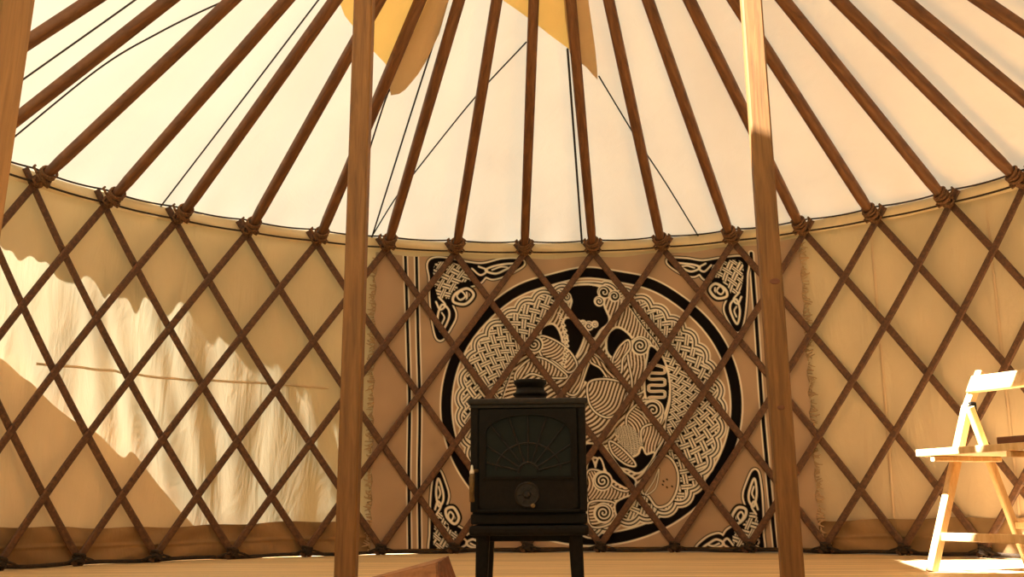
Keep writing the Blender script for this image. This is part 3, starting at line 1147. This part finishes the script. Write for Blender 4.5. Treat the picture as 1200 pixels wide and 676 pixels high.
mb.lathe([(0.058, 0.559), (0.060, 0.567), (0.056, 0.572), (0.050, 0.574), (0.050, 0.582), (0.055, 0.586), (0.055, 0.592), (0.047, 0.596), (0.045, 0.604),
          (0.044, 0.612), (0.048, 0.618), (0.052, 0.622), (0.052, 0.632), (0.046, 0.634), (0.044, 0.600)], 40, (0.004, 0.02, 0))
mb.build('flue_collar', M['iron'], stove, smooth=True)

dr = MB()
mb = MB()


def fx(x, z, d):
    return Vector((x, FY - d, z))


# door slab with an arched opening
W2, ZB, ZT, ZA = 0.126, 0.328, 0.455, 0.508
arch = [(-W2, ZB), (W2, ZB), (W2, ZT)] + [(W2 * math.cos(t), ZT + (ZA - ZT) * math.sin(t)) for t in np.linspace(0.05, PI - 0.05, 21)] + [(-W2, ZT)]


def ring_frame(mbx, inner, outer, d0, d1):
    n = len(inner)
    a0 = [mbx.bm.verts.new(fx(x, z, d0)) for x, z in inner]
    a1 = [mbx.bm.verts.new(fx(x, z, d1)) for x, z in inner]
    b0 = [mbx.bm.verts.new(fx(x, z, d0)) for x, z in outer]
    b1 = [mbx.bm.verts.new(fx(x, z, d1)) for x, z in outer]
    for i in range(n):
        j = (i + 1) % n
        mbx.face([a1[i], a1[j], b1[j], b1[i]])
        mbx.face([a0[i], a0[j], a1[j], a1[i]])
        mbx.face([b0[i], b1[i], b1[j], b0[j]])


def out_rect(p):
    x, z = p
    X0, Z0, Z1 = 0.146, 0.232, 0.526
    cx, cz = 0.0, 0.40
    dx, dz = x - cx, z - cz
    s = 1e9
    if abs(dx) > 1e-6:
        s = min(s, X0 / abs(dx))
    if dz > 1e-6:
        s = min(s, (Z1 - cz) / dz)
    if dz < -1e-6:
        s = min(s, (cz - Z0) / -dz)
    return (cx + dx * s, cz + dz * s)


arch_d = []
for i in range(len(arch)):
    p, q = np.array(arch[i]), np.array(arch[(i + 1) % len(arch)])
    m = max(1, int(np.hypot(*(q - p)) / 0.012))
    for t in range(m):
        arch_d.append(tuple(p + (q - p) * t / m))
outer_d = [out_rect(p) for p in arch_d]
ring_frame(dr, arch_d, outer_d, -0.004, 0.012)
# raised moulding round the opening and a shelf rail across the bottom
big = [(x * 1.05, 0.40 + (z - 0.40) * 1.06) for x, z in arch_d]
ring_frame(dr, arch_d, big, 0.010, 0.018)
dr.box((0, FY - 0.012, 0.229), (0.30, 0.012, 0.008), bevel=0.003)
dr.box((0, FY - 0.012, 0.322), (0.27, 0.010, 0.006), bevel=0.002)
door_o = dr.build('door', M['iron'], stove)
g = MB()
g.prism(arch, 0.003, lambda x, y, d: Vector((x, FY + 0.004 - d, y)))
tag(g.build('glass', M['glass'], door_o), 'dark sooty glass')
s_ = MB()
hub = (0.0, 0.338)
for t in np.radians([14, 33, 52, 71, 90, 109, 128, 147, 166]):
    L = 0.17
    dx, dz = math.cos(t), math.sin(t)
    # stop at the arched outline
    lim = 0.0
    for q in np.linspace(0.02, 0.2, 91):
        x, z = hub[0] + dx * q, hub[1] + dz * q
        top = ZT + (ZA - ZT) * math.sqrt(max(0, 1 - (x / W2) ** 2)) if abs(x) < W2 else -1
        if abs(x) < W2 and z < top:
            lim = q
    s_.bar((hub[0] + dx * 0.025, FY - 0.006, hub[1] + dz * 0.025), (hub[0] + dx * lim, FY - 0.006, hub[1] + dz * lim), 0.006, 0.008, side=Vector((-dz, 0, dx)), bevel=0.002)
arc = [(hub[0] + 0.030 * math.cos(t), FY - 0.006, hub[1] + 0.030 * math.sin(t)) for t in np.linspace(0, PI, 15)]
s_.tube(arc, 0.005, 6)
arc = [(hub[0] + 0.098 * math.cos(t), FY - 0.006, hub[1] + 0.088 * math.sin(t)) for t in np.linspace(0.1, PI - .1, 25)]
s_.tube(arc, 0.0035, 6)
s_.build('sunburst_bars', M['iron_light'], door_o)
v_ = MB()
rotx = Matrix.Rotation(PI / 2, 3, 'X')
v_.lathe([(0.038, 0.0), (0.038, 0.006), (0.034, 0.010), (0.030, 0.008), (0.012, 0.008), (0.009, 0.016), (0.004, 0.018)], 32, (-0.004, FY - 0.010, 0.275), rotx)
for q in range(6):
    t = q * PI / 3
    v_.box((-0.004 + 0.021 * math.cos(t), FY - 0.019, 0.275 + 0.021 * math.sin(t)), (0.010, 0.004, 0.005), Matrix.Rotation(-t, 3, 'Y'), 0.001)
v_.build('air_vent', M['iron_light'], door_o)
k_ = MB()
k_.lathe([(0.003, 0), (0.003, 0.008), (0.0065, 0.010), (0.0065, 0.016), (0.003, 0.018)], 16, (0.013, FY - 0.012, 0.243), rotx)
k_.build('knob', M['brass'], door_o)
h_ = MB()
h_.tube([(-0.150, FY - 0.012, 0.345), (-0.163, FY - 0.026, 0.345), (-0.166, FY - 0.030, 0.325), (-0.166, FY - 0.030, 0.255)], [0.005, 0.006, 0.0085, 0.0075], 10)
hh = h_.build('handle', M['brass'], door_o, smooth=True)
tag(hh, 'dull brass door handle')
w_ = MB()
w_.lathe([(0.007, 0.336), (0.007, 0.342), (0.004, 0.350), (0.003, 0.360), (0.001, 0.362)], 14, (-0.166, FY - 0.030, 0))
tag(w_.build('handle_tip', M['porcelain'], hh, smooth=True), 'small white tip')
for sx in (-1, 1):
    for sy in (-1, 1):
        lg = MB()
        x = sx * 0.137
        y = sy * 0.125 - 0.005
        lg.bar((x, y, 0.165), (x + sx * 0.006, y, 0.0), 0.040, 0.040, bevel=0.004, taper=0.86)
        lg.build('leg', M['iron'], stove)

# ------------------------------------------------------------------ folding chair
CH_ANG = math.radians(25)
bk = Vector((math.cos(CH_ANG), math.sin(CH_ANG), 0))       # towards the chair's back
wd = Vector((math.sin(CH_ANG), -math.cos(CH_ANG), 0))      # across the seat
chair = tag(empty('folding_chair', (1.345, 0.511, 0)), 'pale wooden folding chair in bright sun at the right edge', 'chair')


def cp(b, w, z):
    return bk * b + wd * w + Vector((0, 0, z))


CW = 0.46
for w in (0.0, CW):
    m_ = MB()
    m_.bar(cp(0, w, 0), cp(0.245, w, 0.60), 0.032, 0.036, side=wd, bevel=0.004)
    m_.bar(cp(0.242, w, 0.593), cp(0.328, w, 0.734), 0.032, 0.034, side=wd, bevel=0.006)
    m_.build('front_leg', M['chair'], chair)
    m_ = MB()
    off = 0.030 if w == 0 else -0.026
    m_.bar(cp(0.226, w + off, 0.595), cp(0.445, w + off, 0.0), 0.024, 0.032, side=wd, bevel=0.004)
    m_.build('rear_leg', M['chair'], chair)
    m_ = MB()
    o2 = 0.030 if w == 0 else -0.030
    m_.box(cp(0.252, w + o2 * .2, 0.590), (0.030, 0.040, 0.055), Matrix.Rotation(CH_ANG, 3, 'Z'), 0.006)
    m_.lathe([(0.014, -0.008), (0.014, 0.006), (0.006, 0.010)], 12, cp(0.250, w - o2 * .75, 0.590), Matrix.Rotation(CH_ANG, 3, 'Z') @ Matrix.Rotation(PI / 2, 3, 'X'))
    tag(m_.build('hinge', M['hinge'], chair), 'black metal hinge')
m_ = MB()
m_.bar(cp(0.05, 0, 0.122), cp(0.05, CW, 0.122), 0.030, 0.014, side=Vector((0, 0, 1)), bevel=0.003)
m_.build('front_rung', M['chair'], chair)
m_ = MB()
m_.bar(cp(0.386, 0.02, 0.16), cp(0.386, CW - .02, 0.16), 0.026, 0.014, side=Vector((0, 0, 1)), bevel=0.003)
m_.build('rear_rung', M['chair'], chair)
rz = Matrix.Rotation(CH_ANG - PI / 2, 3, 'Z')      # local x across the chair, y towards its back
for i in range(5):
    m_ = MB()
    b = -0.005 + 0.068 * i
    m_.box(cp(b + 0.033, CW / 2, 0.424), (CW + 0.05, 0.066, 0.026), rz, 0.004)
    m_.build('seat_slat', M['chair'], chair)
for w in (0.028, CW - 0.028):
    m_ = MB()
    m_.bar(cp(0.0, w + (.026 if w < .1 else -.026), 0.401), cp(0.325, w + (.026 if w < .1 else -.026), 0.401), 0.020, 0.020, side=wd, bevel=0.003)
    m_.build('seat_rail', M['chair'], chair)


def back_slat(z0, z1, bow):
    m = MB()

    def f(u, v):
        w = -0.004 + (CW + 0.008) * u
        b = 0.318 - (0.734 - (z0 + (z1 - z0) * v)) * 0.6 + bow * math.sin(PI * u)
        return cp(b - 0.018, w, z0 + (z1 - z0) * v)
    m.grid(f, 14, 4)
    return m


back_slat(0.655, 0.716, 0.022).build('back_slat', M['chair'], chair, smooth=True, solid=0.014)

# flat brown slab lying on the seat
slab = MB()
slab.box((0, 0, 0.012), (0.16, 0.17, 0.024), bevel=0.004)
sl = tag(slab.build('wood_slab', M['slab']), 'flat dark brown slab lying on the folding chair seat', 'slab')
sl.location = Vector((1.345, 0.511, 0)) + cp(0.10, 0.425, 0.4373)
sl.rotation_euler = (0, 0, CH_ANG - PI / 2)

# ------------------------------------------------------------------ wooden wedge on the floor by the stove
block = tag(empty('wood_block', (-0.43, -0.70, 0)), 'brown wooden wedge shaped block at the bottom edge left of the stove', 'wood block')
OFF = Vector((-0.43, -0.70, 0))
top_ = [Vector(p) - OFF for p in ((-.304, -.62, .111), (-.315, -.75, .101), (-.60, -.80, .035), (-.58, -.64, .040))]
bot_ = [Vector(p) - OFF for p in ((-.262, -.62, 0), (-.305, -.78, 0), (-.62, -.82, 0), (-.60, -.62, 0))]
wb = MB()
v = [wb.bm.verts.new(p) for p in top_ + bot_]
for f in ((0, 1, 2, 3), (7, 6, 5, 4), (0, 4, 5, 1), (1, 5, 6, 2), (2, 6, 7, 3), (3, 7, 4, 0)):
    wb.face([v[i] for i in f])
bmesh.ops.bevel(wb.bm, geom=list(wb.bm.edges), offset=0.004, segments=2, affect='EDGES')
wb.build('body', M['block'], block)
eb = MB()
n_ = (bot_[0] - top_[0]).cross(top_[1] - top_[0]).normalized()
if n_.x < 0:
    n_ = -n_
rows = []
for i in range(9):
    row = []
    for j in range(5):
        p = (top_[0].lerp(top_[1], i / 8)).lerp(bot_[0].lerp(bot_[1], i / 8), j / 4)
        row.append(eb.bm.verts.new(p + n_ * (0.0035 + (0.004 if i % 2 else 0.0))))
    rows.append(row)
for i in range(8):
    for j in range(4):
        eb.face([rows[i][j], rows[i + 1][j], rows[i + 1][j + 1], rows[i][j + 1]])
tag(eb.build('dark_end', M['slab'], block, solid=0.005), 'dark rough end of the block')  # right face clad in a darker wood than the body

# ------------------------------------------------------------------ light: sun and sky
SUN_EL = math.radians(55)
to_sun = Vector((-0.92 * math.cos(SUN_EL), -0.39 * math.cos(SUN_EL), math.sin(SUN_EL)))
sl_ = bpy.data.lights.new('sun', 'SUN')
sl_.energy = 66.0
sl_.angle = math.radians(0.6)
sl_.color = (1.0, 0.93, 0.80)
so = bpy.data.objects.new('sun', sl_)
so.rotation_euler = to_sun.to_track_quat('Z', 'Y').to_euler()
so.location = to_sun * 20
col.objects.link(so)
w = bpy.data.worlds.new('sky')
scn.world = w
w.use_nodes = True
bg = w.node_tree.nodes['Background']
bg.inputs['Color'].default_value = (1.0, 0.90, 0.76, 1)
bg.inputs['Strength'].default_value = 0.3

# ------------------------------------------------------------------ camera
F_PX, PITCH, YAW, ROLL, SHIFT = 1294.6, 0.2217, -0.0391, -0.008, -34.6531
cam = bpy.data.cameras.new('camera')
cam.sensor_fit = 'HORIZONTAL'
cam.sensor_width = 36
cam.lens = F_PX / 1200 * 36
cam.shift_y = SHIFT / 1200
cam.clip_start = 0.02
co_ = bpy.data.objects.new('camera', cam)
right = Vector((math.cos(YAW), -math.sin(YAW), 0))
fwd = Vector((math.sin(YAW), math.cos(YAW), 0))
Fv = fwd * math.cos(PITCH) + Vector((0, 0, 1)) * math.sin(PITCH)
Uv = -fwd * math.sin(PITCH) + Vector((0, 0, 1)) * math.cos(PITCH)
rx = right * math.cos(ROLL) + Uv * math.sin(ROLL)
uy = -right * math.sin(ROLL) + Uv * math.cos(ROLL)
mw = Matrix.Identity(4)
for i in range(3):
    mw[i][0], mw[i][1], mw[i][2] = rx[i], uy[i], -Fv[i]
mw[0][3], mw[1][3], mw[2][3] = 0.0, -1.4766 * R, 0.0948 * R
co_.matrix_world = mw
col.objects.link(co_)
scn.camera = co_

scn.view_settings.view_transform = 'Standard'
scn.view_settings.look = 'None'
scn.view_settings.gamma = 1.0
scn.view_settings.exposure = -0.36
scn.view_settings.use_curve_mapping = False
scn.cycles.max_bounces = 10
scn.cycles.diffuse_bounces = 6
scn.cycles.transmission_bounces = 8
